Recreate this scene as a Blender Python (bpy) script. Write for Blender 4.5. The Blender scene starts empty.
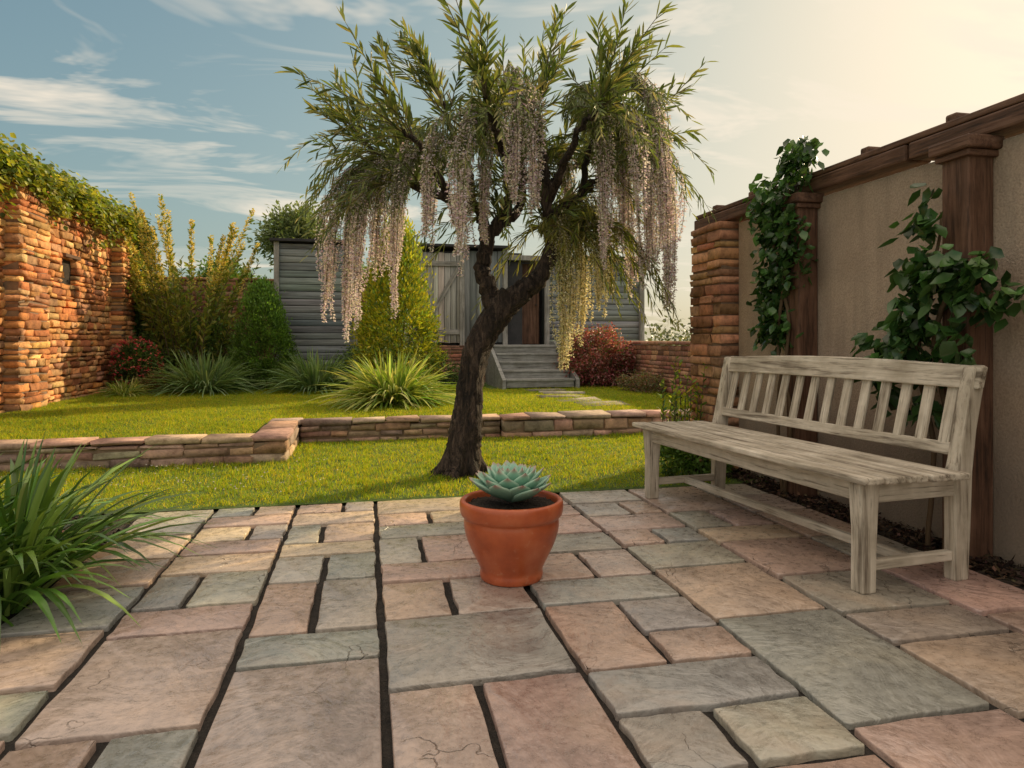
import bpy, math, random
import numpy as np
from mathutils import Vector
random.seed(7); rng=np.random.default_rng(7)
scene=bpy.context.scene
scene.view_settings.view_transform='Standard'; scene.view_settings.look='None'; scene.view_settings.exposure=0
SUN_AZ=57; SUN_EL=25

# ---------------------------------------------------------------- helpers
def link(o,parent=None):
    scene.collection.objects.link(o)
    if parent: o.parent=parent
    return o
def empty(name,loc=(0,0,0),rz=0):
    o=bpy.data.objects.new(name,None); o.location=loc; o.rotation_euler=(0,0,rz); o.empty_display_size=.2
    return link(o)
def build(name,V,F,mat,C=None,parent=None,smooth=False,do_link=True):
    V=np.asarray(V,dtype=np.float32).reshape(-1,3); F=np.asarray(F,dtype=np.int32).reshape(-1,4)
    me=bpy.data.meshes.new(name)
    me.vertices.add(len(V)); me.vertices.foreach_set('co',V.ravel())
    me.loops.add(F.size); me.loops.foreach_set('vertex_index',F.ravel())
    me.polygons.add(len(F)); me.polygons.foreach_set('loop_start',np.arange(len(F),dtype=np.int32)*4)
    me.polygons.foreach_set('loop_total',np.full(len(F),4,dtype=np.int32))
    me.update(calc_edges=True)
    if smooth: me.polygons.foreach_set('use_smooth',np.ones(len(F),dtype=bool))
    if C is not None:
        C=np.asarray(C,dtype=np.float32).reshape(-1,3)
        a=me.color_attributes.new('col','FLOAT_COLOR','POINT')
        a.data.foreach_set('color',np.concatenate([C,np.ones((len(C),1),np.float32)],1).ravel())
    me.validate()
    me.materials.append(mat)
    o=bpy.data.objects.new(name,me)
    if do_link: link(o,parent)
    return o
class Acc:
    def __init__(s): s.V=[];s.F=[];s.C=[];s.n=0
    def add(s,V,F,C):
        V=np.asarray(V,float).reshape(-1,3)
        C=np.asarray(C,float)
        if C.ndim==1: C=np.tile(C,(len(V),1))
        s.V.append(V); s.F.append(np.asarray(F).reshape(-1,4)+s.n); s.C.append(C); s.n+=len(V)
    def build(s,name,mat,parent=None,smooth=False):
        return build(name,np.concatenate(s.V),np.concatenate(s.F),mat,np.concatenate(s.C),parent,smooth)
def nrm(a): return a/np.maximum(np.linalg.norm(a,axis=-1,keepdims=True),1e-9)
PROF={'lance':lambda t: np.sin(np.pi*np.clip(t*.93+.07,0,1))**.8*.98+.02,
      'strap':lambda t: np.minimum(1,(.55+1.6*t))*np.clip((1-t)*3.2,0.02,1),
      'ovate':lambda t: np.clip(np.sin(np.pi*np.clip(t,0,1)**.7)**.85,0.03,1),
      'blade':lambda t: np.clip(1-t,0.05,1)}
Z=np.array([0,0,1.])
def leaves(acc,P,D,L,W,bend=0.,roll=None,segs=3,prof='lance',fold=.25,col=None):
    P=np.asarray(P,float); N=len(P); D=nrm(np.asarray(D,float))
    L=np.broadcast_to(L,(N,)).astype(float); W=np.broadcast_to(W,(N,)).astype(float); bend=np.broadcast_to(bend,(N,)).astype(float)
    if roll is None: roll=rng.uniform(-1.2,1.2,N)
    roll=np.broadcast_to(roll,(N,))
    side=np.cross(D,Z+rng.normal(0,.05,(N,3))); side=nrm(side); n=np.cross(side,D)
    s2=side*np.cos(roll)[:,None]+n*np.sin(roll)[:,None]; n2=np.cross(s2,D)
    t=np.linspace(0,1,segs+1); w=PROF[prof](t)
    c=P[:,None]+D[:,None]*(L[:,None]*t)[:,:,None]-Z*( (bend*L)[:,None]*t**2)[:,:,None]
    ww=(W[:,None]*w/2)[:,:,None]
    S=segs+1
    if fold is None:
        V=np.stack([c-s2[:,None]*ww,c+s2[:,None]*ww],2); k=2
    else:
        V=np.stack([c-s2[:,None]*ww,c-n2[:,None]*ww*fold*2,c+s2[:,None]*ww],2); k=3
    f=[]
    for i in range(segs):
        for j in range(k-1): f.append([i*k+j,i*k+j+1,(i+1)*k+j+1,(i+1)*k+j])
    f=np.array(f); F=(f[None]+(np.arange(N)*S*k)[:,None,None])
    C=np.repeat(np.asarray(col,float),S*k,axis=0)
    acc.add(V,F,C)
def pal(N,cols,jit=.15):
    cols=np.array(cols,float); c=cols[rng.integers(0,len(cols),N)]
    return np.clip(c*(1+rng.normal(0,jit,(N,1)))*(1+rng.normal(0,jit*.3,(N,3))),0.004,1)
def rdir(N): return nrm(rng.normal(0,1,(N,3)))
def catmull(P,n):
    P=np.asarray(P,float); Q=np.vstack([2*P[0]-P[1],P,2*P[-1]-P[-2]]); out=[]
    for i in range(len(P)-1):
        a,b,c,d=Q[i:i+4]
        for t in np.arange(n)/n:
            out.append(.5*((2*b)+(-a+c)*t+(2*a-5*b+4*c-d)*t*t+(-a+3*b-3*c+d)*t**3))
    out.append(P[-1]); return np.array(out)
def tube(acc,pts,rad,segs=8,sub=5,ridge=0.,col=(.1,.07,.05),wob=0.):
    pts=np.asarray(pts,float); r=np.interp(np.linspace(0,len(pts)-1,(len(pts)-1)*sub+1),np.arange(len(pts)),rad)
    c=catmull(pts,sub)
    if wob: c[1:-1]+=rng.normal(0,wob,c[1:-1].shape)
    T=nrm(np.gradient(c,axis=0)); u=nrm(np.cross(T[0],[.3,1,.1])); V=[]
    ang=np.linspace(0,2*np.pi,segs,endpoint=False)
    ph=rng.uniform(0,6,4)
    for i in range(len(c)):
        u=nrm(u-T[i]*np.dot(u,T[i])); v=np.cross(T[i],u)
        rr=r[i]*np.ones(segs)
        if ridge:
            rr=rr*(1+ridge*(np.sin(3*ang+ph[0]+i*.10)+.7*np.sin(5*ang+ph[1]-i*.07)+.5*np.sin(9*ang+ph[2]+i*.12)+rng.normal(0,.5,segs)))
        V.append(c[i]+np.cos(ang)[:,None]*u*rr[:,None]+np.sin(ang)[:,None]*v*rr[:,None])
    V=np.array(V); n=len(c); F=[]
    for i in range(n-1):
        for j in range(segs):
            k=(j+1)%segs; F.append([i*segs+j,i*segs+k,(i+1)*segs+k,(i+1)*segs+j])
    acc.add(V,F,col); return c

# ---------------------------------------------------------------- materials
def newmat(name):
    m=bpy.data.materials.new(name); m.use_nodes=True; nt=m.node_tree
    return m,nt,nt.nodes['Principled BSDF'],nt.nodes['Material Output']
def node(nt,t,**k):
    n=nt.nodes.new(t)
    for a,b in k.items():
        if a.startswith('i_'): n.inputs[a[2:].replace('_',' ')].default_value=b
        else: setattr(n,a,b)
    return n
def ramp(nt,pts,fac=None):
    r=nt.nodes.new('ShaderNodeValToRGB'); el=r.color_ramp.elements
    while len(el)<len(pts): el.new(.5)
    for e,(p,c) in zip(el,pts): e.position=p; e.color=(*c,1) if len(c)==3 else c
    if fac is not None: nt.links.new(fac,r.inputs[0])
    return r
def mixc(nt,a,b,f,mode='MIX'):
    m=nt.nodes.new('ShaderNodeMix'); m.data_type='RGBA'; m.blend_type=mode
    for s,v in ((m.inputs[0],f),(m.inputs[6],a),(m.inputs[7],b)):
        if isinstance(v,(int,float)): s.default_value=v
        elif isinstance(v,tuple): s.default_value=(*v,1) if len(v)==3 else v
        else: nt.links.new(v,s)
    return m.outputs[2]
def noise(nt,coord,scale,detail=6,rough=.6,dist=0):
    n=node(nt,'ShaderNodeTexNoise',i_Scale=scale,i_Detail=min(detail,5),i_Roughness=rough,i_Distortion=dist)
    nt.links.new(coord,n.inputs['Vector']); return n.outputs['Fac']
def bump(nt,b,h,strength=.5,dist=.01):
    n=node(nt,'ShaderNodeBump',i_Strength=strength,i_Distance=dist); nt.links.new(h,n.inputs['Height'])
    nt.links.new(n.outputs[0],b.inputs['Normal'])
def madd(nt,parts):
    acc=None
    for h,wt in parts:
        m=node(nt,'ShaderNodeMath',operation='MULTIPLY_ADD'); nt.links.new(h,m.inputs[0]); m.inputs[1].default_value=wt
        if acc is None: m.inputs[2].default_value=0
        else: nt.links.new(acc,m.inputs[2])
        acc=m.outputs[0]
    return acc
G3=lambda v:(v,v,v)
def pos(nt): return node(nt,'ShaderNodeNewGeometry').outputs['Position']
def objc(nt,scale=(1,1,1)):
    t=node(nt,'ShaderNodeTexCoord'); m=node(nt,'ShaderNodeMapping'); m.inputs['Scale'].default_value=scale
    nt.links.new(t.outputs['Object'],m.inputs['Vector']); return m.outputs[0]
def leafmat(name,trans=.3,rough=.45,spec=.4,tint=(1.25,1.2,.55)):
    m,nt,b,o=newmat(name); a=node(nt,'ShaderNodeAttribute',attribute_name='col'); c=a.outputs['Color']
    nt.links.new(c,b.inputs['Base Color']); b.inputs['Roughness'].default_value=rough; b.inputs['Specular IOR Level'].default_value=spec
    if trans>0:
        t=node(nt,'ShaderNodeBsdfTranslucent'); c2=mixc(nt,c,tint,1,'MULTIPLY'); nt.links.new(c2,t.inputs[0])
        mx=node(nt,'ShaderNodeMixShader'); mx.inputs[0].default_value=trans
        nt.links.new(b.outputs[0],mx.inputs[1]); nt.links.new(t.outputs[0],mx.inputs[2]); nt.links.new(mx.outputs[0],o.inputs[0])
    return m
def stonemat(name,scale=14,bs=.7,bd=.012,rough=.9):
    m,nt,b,o=newmat(name); a=node(nt,'ShaderNodeAttribute',attribute_name='col'); p=pos(nt)
    f=noise(nt,p,scale,8,.68); c=mixc(nt,a.outputs['Color'],ramp(nt,[(.3,(.55,.5,.47)),(.5,G3(1)),(.72,(1.35,1.3,1.25))],f).outputs[0],1,'MULTIPLY')
    f2=noise(nt,p,2.2,3); c=mixc(nt,c,ramp(nt,[(.35,(.68,.66,.66)),(.6,G3(1.05))],f2).outputs[0],1,'MULTIPLY')
    nt.links.new(c,b.inputs['Base Color']); b.inputs['Roughness'].default_value=rough
    bump(nt,b,f,bs,bd); return m
def woodmat(name,base,dark,light,axis,rough=.75,gs=1.0,spec=.3):
    m,nt,b,o=newmat(name); sc=[26*gs]*3; sc[axis]=1.6*gs
    oi=node(nt,'ShaderNodeObjectInfo'); c0=objc(nt,tuple(sc)); ad=node(nt,'ShaderNodeVectorMath',operation='ADD')
    cmb=node(nt,'ShaderNodeCombineXYZ'); mu=node(nt,'ShaderNodeMath',operation='MULTIPLY'); mu.inputs[1].default_value=37
    nt.links.new(oi.outputs['Random'],mu.inputs[0])
    for i in range(3): nt.links.new(mu.outputs[0],cmb.inputs[i])
    nt.links.new(c0,ad.inputs[0]); nt.links.new(cmb.outputs[0],ad.inputs[1]); v=ad.outputs[0]
    f=noise(nt,v,1.0,8,.65,.6); c=ramp(nt,[(.30,dark),(.47,base),(.7,light)],f).outputs[0]
    f2=noise(nt,pos(nt),5,4); c=mixc(nt,c,ramp(nt,[(.3,(.66,.64,.60)),(.65,G3(1.08))],f2).outputs[0],1,'MULTIPLY')
    f3=noise(nt,v,3.3,4,.6); c=mixc(nt,c,dark,ramp(nt,[(.56,G3(0)),(.70,G3(.9))],f3).outputs[0])
    nt.links.new(c,b.inputs['Base Color']); b.inputs['Roughness'].default_value=rough; b.inputs['Specular IOR Level'].default_value=spec
    bump(nt,b,madd(nt,[(f,.7),(f3,-.5)]),.9,.005); return m
M_leaf=leafmat('leaf_mat',.38); M_gloss=leafmat('glossy_leaf_mat',.2,.3,.6); M_grass=leafmat('grass_mat',.5,.55,.2,(1.45,1.2,.4))
M_flower=leafmat('blossom_mat',.45,.7,.1,(1.1,1.0,.88)); M_leafd=leafmat('mulch_mat',.0,.9,.1)
M_stone=stonemat('sandstone_mat',14,.9,.016); M_brick=stonemat('brick_mat',22,.6,.008)
bench_mats=[woodmat('whitewashed_wood_%s'%'xyz'[i],(.56,.50,.41),(.15,.12,.09),(.75,.69,.59),i) for i in range(3)]
brown_mats=[woodmat('dark_timber_%s'%'xyz'[i],(.135,.07,.045),(.035,.021,.016),(.22,.125,.085),i,.65) for i in range(3)]
def attrwood(name,axis):
    m,nt,b,o=newmat(name); a=node(nt,'ShaderNodeAttribute',attribute_name='col'); sc=[22]*3; sc[axis]=1.2
    f=noise(nt,objc(nt,tuple(sc)),1,8,.65,.4); c=mixc(nt,a.outputs['Color'],ramp(nt,[(.3,G3(.5)),(.5,G3(1)),(.7,G3(1.45))],f).outputs[0],1,'MULTIPLY')
    nt.links.new(c,b.inputs['Base Color']); b.inputs['Roughness'].default_value=.8; bump(nt,b,f,.6,.006); return m
M_bx=attrwood('weathered_board_x',0); M_bz=attrwood('weathered_board_z',2)
def simple(name,c1,c2,scale,rough=.9,bs=.5,bd=.01,detail=5):
    m,nt,b,o=newmat(name); p=pos(nt); f=noise(nt,p,scale,detail,.65); nt.links.new(ramp(nt,[(.3,c1),(.7,c2)],f).outputs[0],b.inputs['Base Color'])
    b.inputs['Roughness'].default_value=rough; bump(nt,b,noise(nt,p,scale*4,3),bs,bd); return m
M_soil=simple('soil_mat',(.022,.016,.012),(.06,.045,.033),18,.95,1,.02)
M_joint=simple('joint_mat',(.010,.009,.008),(.04,.033,.027),30,.95,1,.012)
M_turf=simple('turf_mat',(.04,.075,.008),(.09,.15,.018),6,.95,.8,.02)
M_mortar=simple('mortar_mat',(.15,.10,.07),(.27,.19,.13),12)
M_metal=simple('iron_mat',(.02,.02,.02),(.05,.045,.04),30,.6)
M_bark,nt,b,o=newmat('bark_mat'); v=objc(nt,(1,1,.22)); f=noise(nt,v,24,9,.7,1.4); f2=noise(nt,v,75,4,.6)
c=ramp(nt,[(.36,(.008,.006,.005)),(.5,(.045,.030,.022)),(.70,(.17,.12,.09))],f).outputs[0]; nt.links.new(c,b.inputs['Base Color']); b.inputs['Roughness'].default_value=.9
bump(nt,b,madd(nt,[(f,1),(f2,.25)]),1,.06)
M_stucco,nt,b,o=newmat('stucco_mat'); p=pos(nt); f=noise(nt,p,1.3,5,.6)
c=ramp(nt,[(.3,(.36,.27,.20)),(.55,(.47,.36,.27)),(.75,(.54,.43,.33))],f).outputs[0]
f2=noise(nt,p,90,4,.7); c=mixc(nt,c,ramp(nt,[(.3,G3(.72)),(.6,G3(1.06))],f2).outputs[0],1,'MULTIPLY')
sv=node(nt,'ShaderNodeMapping'); sv.inputs['Scale'].default_value=(5,5,.7); nt.links.new(p,sv.inputs[0]); f4=noise(nt,sv.outputs[0],1.2,4)
c=mixc(nt,c,(.22,.175,.135),ramp(nt,[(.48,G3(0)),(.72,G3(.6))],f4).outputs[0])
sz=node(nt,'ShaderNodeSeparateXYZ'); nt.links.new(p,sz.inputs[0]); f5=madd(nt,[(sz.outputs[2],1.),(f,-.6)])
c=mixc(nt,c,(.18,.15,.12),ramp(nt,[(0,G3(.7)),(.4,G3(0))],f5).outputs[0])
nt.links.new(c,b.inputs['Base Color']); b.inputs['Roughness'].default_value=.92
bump(nt,b,madd(nt,[(f,2.),(f2,.7)]),1,.010)
# paving slabs
M_slab,nt,b,o=newmat('paving_slab_mat'); a=node(nt,'ShaderNodeAttribute',attribute_name='col'); p=pos(nt)
f=noise(nt,p,3.0,5,.6,.5); f2=noise(nt,p,26,5,.7)
c=mixc(nt,a.outputs['Color'],ramp(nt,[(.28,(.68,.68,.70)),(.5,G3(1)),(.72,(1.25,1.2,1.12))],f).outputs[0],1,'MULTIPLY')
c=mixc(nt,c,ramp(nt,[(.3,G3(.74)),(.6,G3(1.1))],f2).outputs[0],1,'MULTIPLY')
f6=noise(nt,p,1.9,4,.65,1.0); c=mixc(nt,c,(.42,.30,.22),ramp(nt,[(.54,G3(0)),(.72,G3(.45))],f6).outputs[0])
vn=node(nt,'ShaderNodeTexVoronoi',feature='DISTANCE_TO_EDGE',i_Scale=2.1)
dn=node(nt,'ShaderNodeTexNoise',i_Scale=4,i_Detail=4); nt.links.new(p,dn.inputs['Vector'])
va=node(nt,'ShaderNodeVectorMath',operation='MULTIPLY_ADD'); va.inputs[1].default_value=(.5,.5,.5); nt.links.new(dn.outputs['Color'],va.inputs[0]); nt.links.new(p,va.inputs[2]); nt.links.new(va.outputs[0],vn.inputs['Vector'])
ck=ramp(nt,[(0,G3(1)),(.008,G3(0))],vn.outputs['Distance']).outputs[0]
gate=ramp(nt,[(.53,G3(0)),(.60,G3(1))],noise(nt,p,1.7,2)).outputs[0]
ckm=mixc(nt,ck,gate,1,'MULTIPLY'); ckf=mixc(nt,ckm,G3(.5),1,'MULTIPLY')
c=mixc(nt,c,(.07,.05,.04),ckf); nt.links.new(c,b.inputs['Base Color'])
nt.links.new(ramp(nt,[(.32,G3(.18)),(.68,G3(.48))],f2).outputs[0],b.inputs['Roughness']); b.inputs['Specular IOR Level'].default_value=1.0
lw=node(nt,'ShaderNodeMath',operation='PINGPONG'); lw.inputs[1].default_value=.10; nt.links.new(noise(nt,p,2.8,5,.58,.7),lw.inputs[0])
bump(nt,b,madd(nt,[(lw.outputs[0],4.5),(f2,.35),(ckm,-.5)]),.85,.010)
M_terra,nt,b,o=newmat('terracotta_mat'); p=objc(nt); f=noise(nt,p,7,5,.6)
c=ramp(nt,[(.3,(.31,.062,.023)),(.52,(.45,.10,.034)),(.75,(.53,.155,.062))],f).outputs[0]
f2=noise(nt,p,45,4); c=mixc(nt,c,(.55,.28,.17),ramp(nt,[(.60,G3(0)),(.75,G3(.4))],f2).outputs[0]); nt.links.new(c,b.inputs['Base Color']); b.inputs['Roughness'].default_value=.33
bump(nt,b,f2,.2,.003)
M_succ,nt,b,o=newmat('succulent_mat'); a=node(nt,'ShaderNodeAttribute',attribute_name='col'); nt.links.new(a.outputs['Color'],b.inputs['Base Color']); b.inputs['Roughness'].default_value=.5

# ---------------------------------------------------------------- boxes / stones
def blocks(acc,C,S,U,W,cols,ch=.012,jit=.004):
    C=np.asarray(C,float); N=len(C); S=np.asarray(S,float); U=np.asarray(U,float); W=np.asarray(W,float)
    ch=np.minimum(ch,S.min(1)*.35)[:,None]
    rings=[]
    for wpos,ins in ((-1,1),(-1,0),(1,0),(1,1)):
        hu=S[:,0]/2-ins*ch[:,0]; hv=S[:,1]/2-ins*ch[:,0]; hw=wpos*(S[:,2]/2-(0 if ins else 1)*ch[:,0])
        for su,sv in ((-1,-1),(1,-1),(1,1),(-1,1)):
            rings.append(C+U*(su*hu)[:,None]+Z*(sv*hv)[:,None]+W*hw[:,None])
    V=np.stack(rings,1)+rng.normal(0,jit,(N,16,3))
    f=[[0,3,2,1],[12,13,14,15]]
    for r in range(3):
        for j in range(4):
            k=(j+1)%4; f.append([r*4+j,r*4+k,(r+1)*4+k,(r+1)*4+j])
    F=np.array(f)[None]+(np.arange(N)*16)[:,None,None]
    acc.add(V,F,np.repeat(cols,16,axis=0))
def boxmesh(name,size,loc,mat,parent=None,rot=(0,0,0),bev=.006):
    sx,sy,sz=size; me=bpy.data.meshes.new(name)
    v=[(x*sx/2,y*sy/2,z*sz/2) for x in(-1,1) for y in(-1,1) for z in(-1,1)]
    me.from_pydata(v,[],[(0,1,3,2),(4,6,7,5),(0,4,5,1),(2,3,7,6),(0,2,6,4),(1,5,7,3)]); me.materials.append(mat)
    o=bpy.data.objects.new(name,me); o.location=loc; o.rotation_euler=rot; link(o,parent)
    if bev:
        m=o.modifiers.new('b','BEVEL'); m.width=bev; m.segments=2
    return o
SAND=[(.68,.31,.11),(.56,.22,.075),(.74,.42,.18),(.62,.26,.09),(.43,.16,.06),(.70,.36,.14),(.48,.25,.13)]
BRICK=[(.34,.16,.10),(.40,.20,.12),(.29,.13,.085),(.44,.25,.16),(.36,.19,.13)]
RET=[(.42,.28,.20),(.34,.22,.17),(.46,.35,.26),(.30,.22,.18),(.44,.28,.19)]
def stone_wall(parent,name,p0,ud,length,z0,z1,thick,course,lr,palette,mat,prot=.015,gap=.012,jit=.004,ch=.012,cap=None,holes=()):
    acc=Acc(); U=np.array([ud[0],ud[1],0.]); W=np.array([-ud[1],ud[0],0.]); p0=np.array([p0[0],p0[1],0.])
    C=[];S=[]; z=z0
    while z<z1-.01:
        h=min(course*random.uniform(.7,1.35),z1-z)
        if z1-z-h<course*.4: h=z1-z
        s=0; first=True
        while s<length-.005:
            l=random.uniform(*lr)*(random.uniform(.4,1) if first else 1); first=False
            if length-s-l<lr[0]*.5: l=length-s
            l=min(l,length-s); cz=z+h/2
            for a,b2,c,d in holes:
                if c<cz<d:
                    if s<a<s+l: l=max(a-s,.03)          # stop the stone at the jamb
                    elif a-.001<=s<b2: s=b2; l=min(random.uniform(*lr),length-s)
            cs=s+l/2
            pr=random.uniform(0,prot); C.append(p0+U*cs+Z*cz); S.append([l-gap,h-gap,thick+2*pr])
            s+=l
        z+=h
    C=np.array(C);S=np.array(S); blocks(acc,C,S,U,W,pal(len(C),palette,.18),ch,jit)
    acc.build(name+'_stones',mat,parent)
    c=p0+U*length/2
    th=thick*.45 if holes else thick-.02
    boxmesh(name+'_mortar',(length-.03,th,z1-z0-.02),(c[0],c[1],(z0+z1)/2),M_mortar,parent,(0,0,math.atan2(ud[1],ud[0])),0)
    if cap:
        acc=Acc(); C=[];S=[];s=0; h,ov,lc=cap
        while s<length-.01:
            l=min(random.uniform(*lc),length-s)
            if length-s-l<lc[0]*.5: l=length-s
            C.append(p0+U*(s+l/2)+Z*(z1+h/2+.002)); S.append([l-gap,h*random.uniform(.85,1.05),thick+2*ov+random.uniform(-.02,.02)]); s+=l
        blocks(acc,np.array(C),np.array(S),U,W,pal(len(C),palette,.15)*1.1,.015,jit)
        acc.build(name+'_coping',mat,parent)

# ---------------------------------------------------------------- ground
def plane(name,x0,y0,x1,y1,z,mat,parent=None):
    return build(name,[(x0,y0,z),(x1,y0,z),(x1,y1,z),(x0,y1,z)],[[0,1,2,3]],mat,parent=parent)
plane('ground',-600,-300,600,900,-.06,M_turf)
terr=Acc()
def slab_box(acc,x0,x1,y0,y1,z0,z1,col=(1,1,1)):
    v=[(x,y,z) for x in(x0,x1) for y in(y0,y1) for z in(z0,z1)]
    acc.add(v,[(0,1,3,2),(4,6,7,5),(0,4,5,1),(2,3,7,6),(0,2,6,4),(1,5,7,3)],col)
slab_box(terr,-9,-.9,6.05,16,-.3,.17); slab_box(terr,-.9,6,7.15,16,-.3,.1705)
terr.build('terrace_ground',M_turf)

# ---------------------------------------------------------------- patio
P_=(.46,.335,.275); G_=(.30,.30,.275); Q_=(.41,.33,.285); B_=(.37,.345,.295); LIT_=(.54,.42,.30)  # last tone has warm sunlight painted into the slab colour
cols=[-1.27,-.87,-.41,.05,.64,1.22,1.70,2.2,2.58]
rows={0:[(1.62,'w',G_),(1.95,'w',P_),(2.2,'w',G_),(2.62,'w',P_),(3.05,'w',G_),(3.4,'w',P_),(3.8,'w',LIT_),(4.33,'w',B_)],
1:[(1.9,'v',.5,P_,G_),(2.52,'w',Q_),(2.76,'w',P_),(3.14,'v',.42,G_,B_),(3.4,'w',LIT_),(3.62,'w',P_),(3.9,'v',.6,LIT_,B_),(4.12,'w',P_),(4.33,'v',.5,G_,LIT_)],
2:[(2.2,'w',Q_),(2.44,'w',G_),(2.95,'v',.48,P_,B_),(3.3,'v',.5,B_,G_),(3.5,'w',LIT_),(3.85,'v',.4,B_,P_),(4.1,'w',LIT_),(4.33,'v',.6,P_,B_)],
3:[(1.98,'v',.45,Q_,P_),(2.48,'w',G_),(2.86,'v',.46,P_,Q_),(3.1,'w',P_),(3.5,'v',.35,B_,P_),(3.75,'w',B_),(4.0,'v',.5,P_,LIT_),(4.33,'w',LIT_)],
4:[(1.45,'w',P_),(1.72,'v',.45,G_,B_),(1.97,'w',G_),(2.48,'s',.5,P_,P_,G_),(2.75,'w',G_),(3.1,'v',.55,P_,Q_),(3.4,'w',B_),(3.75,'v',.4,G_,P_),(4.0,'w',P_),(4.33,'v',.5,B_,Q_)],
5:[(1.56,'w',P_),(2.25,'w',G_),(2.8,'w',P_),(3.15,'w',B_),(3.4,'v',.5,P_,G_),(3.7,'w',Q_),(4.0,'v',.6,B_,P_),(4.33,'w',B_)],
6:[(1.5,'v',.5,G_,P_),(1.95,'w',P_),(2.2,'w',Q_),(2.6,'w',B_),(3.1,'w',P_),(3.35,'w',LIT_),(3.7,'v',.5,B_,P_),(4.33,'w',P_)],
7:[(1.75,'w',G_),(2.1,'w',P_),(2.7,'w',P_),(3.1,'w',B_),(3.6,'w',P_),(4.0,'w',Q_),(4.33,'w',B_)]}
slabs=[]
for k,rw in rows.items():
    a,b2=cols[k],cols[k+1]; y=-1.6
    while y<.7:
        yy=y+random.uniform(.35,.65); slabs.append((a,y,b2,yy,random.choice([P_,G_,Q_,B_]))); y=yy
    for r in rw:
        y1=r[0]
        if r[1]=='w': slabs.append((a,y,b2,y1,r[2]))
        elif r[1]=='v':
            m=a+(b2-a)*r[2]; slabs.append((a,y,m,y1,r[3])); slabs.append((m,y,b2,y1,r[4]))
        else:
            m=a+(b2-a)*r[2]; h=y+(y1-y)*.45; slabs.append((a,y,m,y1,r[3])); slabs.append((m,y,b2,h,r[4])); slabs.append((m,h,b2,y1,r[5]))
        y=y1
pa=Acc()
def smooth1(n,amp):
    x=rng.normal(0,1,n); x=np.convolve(np.r_[x[-2:],x,x[:2]],[.2,.6,.8,.6,.2],'same')[2:-2]; return x*amp
for (x0,y0,x1,y1,c) in slabs:
    g=.011+random.uniform(0,.005); gx=g; x0+=gx;x1-=gx;y0+=g;y1-=g; n=14; pts=[]
    r=.006
    for (ax,ay,bx,by) in ((x0,y0,x1,y0),(x1,y0,x1,y1),(x1,y1,x0,y1),(x0,y1,x0,y0)):
        d=np.array([bx-ax,by-ay]); L=np.linalg.norm(d); d/=L
        for t in np.linspace(r/L,1-r/L,n): pts.append([ax+d[0]*L*t,ay+d[1]*L*t])
    pts=np.array(pts); N=len(pts); cen=np.array([(x0+x1)/2,(y0+y1)/2])
    nn=np.repeat(np.array([[0,-1],[1,0],[0,1],[-1,0]]),n,axis=0).astype(float)
    pts+=nn*smooth1(N,.0022)[:,None]
    tz=random.uniform(-.002,.002); tx,ty=rng.normal(0,.005,2)
    rings=[(0,-.05),(0,-.005),(.0014,-.0013),(.004,0)]
    V=[]
    for ins,zz in rings:
        q=pts-nn*ins
        V.append(np.c_[q,np.full(N,zz+tz)+ (0 if zz<-.04 else 1)*((q-cen)@np.array([tx,ty]))])
    V.append(np.array([[cen[0],cen[1],tz]]))
    V=np.vstack(V); F=[]
    for k in range(len(rings)-1):
        for j in range(N):
            j2=(j+1)%N; F.append([k*N+j,k*N+j2,(k+1)*N+j2,(k+1)*N+j])
    b0=(len(rings)-1)*N; ci=len(V)-1
    for j in range(0,N,2): F.append([ci,b0+j,b0+j+1,b0+(j+2)%N])
    pa.add(V,F,pal(1,[c],.07)[0])
patio=pa.build('stone_patio',M_slab)
plane('patio_base_ground',-1.3,-1.7,2.60,4.35,-.022,M_joint)
def bed(name,x0,x1,y0,y1,z,n):
    nx=int((x1-x0)/.04)+1; ny=int((y1-y0)/.04)+1
    xs=np.linspace(x0,x1,nx+1); ys=np.linspace(y0,y1,ny+1); X,Y=np.meshgrid(xs,ys)
    H=z+rng.normal(0,.008,X.shape)
    V=np.stack([X,Y,H],-1); F=[[j*(nx+1)+i,j*(nx+1)+i+1,(j+1)*(nx+1)+i+1,(j+1)*(nx+1)+i] for j in range(ny) for i in range(nx)]
    e=empty(name); build('soil',V,F,M_soil,parent=e)
    a=Acc(); P=np.c_[rng.uniform(x0,x1,n),rng.uniform(y0,y1,n),z+rng.uniform(.0,.025,n)]
    D=rdir(n); D[:,2]*=.35; leaves(a,P,D,rng.uniform(.015,.055,n),rng.uniform(.008,.024,n),0,None,2,'ovate',.3,pal(n,[(.06,.04,.028),(.12,.08,.055),(.03,.02,.016)],.3))
    a.build('mulch',M_leafd,e)
bed('mulch_bed',2.59,2.82,-1.6,4.9,-.010,7000)
bed('mulch_bed',-3.2,-1.29,-1.0,4.3,-.015,9000)

# ---------------------------------------------------------------- lawn
lawn=empty('lawn')
patches=[]
GR=[(.26,.40,.026),(.32,.43,.032),(.18,.31,.022),(.40,.44,.045),(.50,.46,.07)]
for k in range(4):
    a=Acc(); n=1700
    P=np.c_[rng.uniform(-.27,.27,n),rng.uniform(-.27,.27,n),np.zeros(n)]
    D=np.c_[rng.normal(0,.45,n),rng.normal(0,.45,n),np.ones(n)]
    tuft=1+.5*np.sin(P[:,0]*22+k)*np.sin(P[:,1]*19+k*2)
    leaves(a,P,D,rng.uniform(.02,.045,n)*tuft,rng.uniform(.0035,.006,n),rng.uniform(.0,.5,n),None,2,'blade',None,pal(n,GR,.22))
    o=a.build('grass_patch_src',M_grass); patches.append(o.data); bpy.data.objects.remove(o)
nt=M_grass.node_tree; att=[n for n in nt.nodes if n.type=='ATTRIBUTE'][0]
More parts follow.
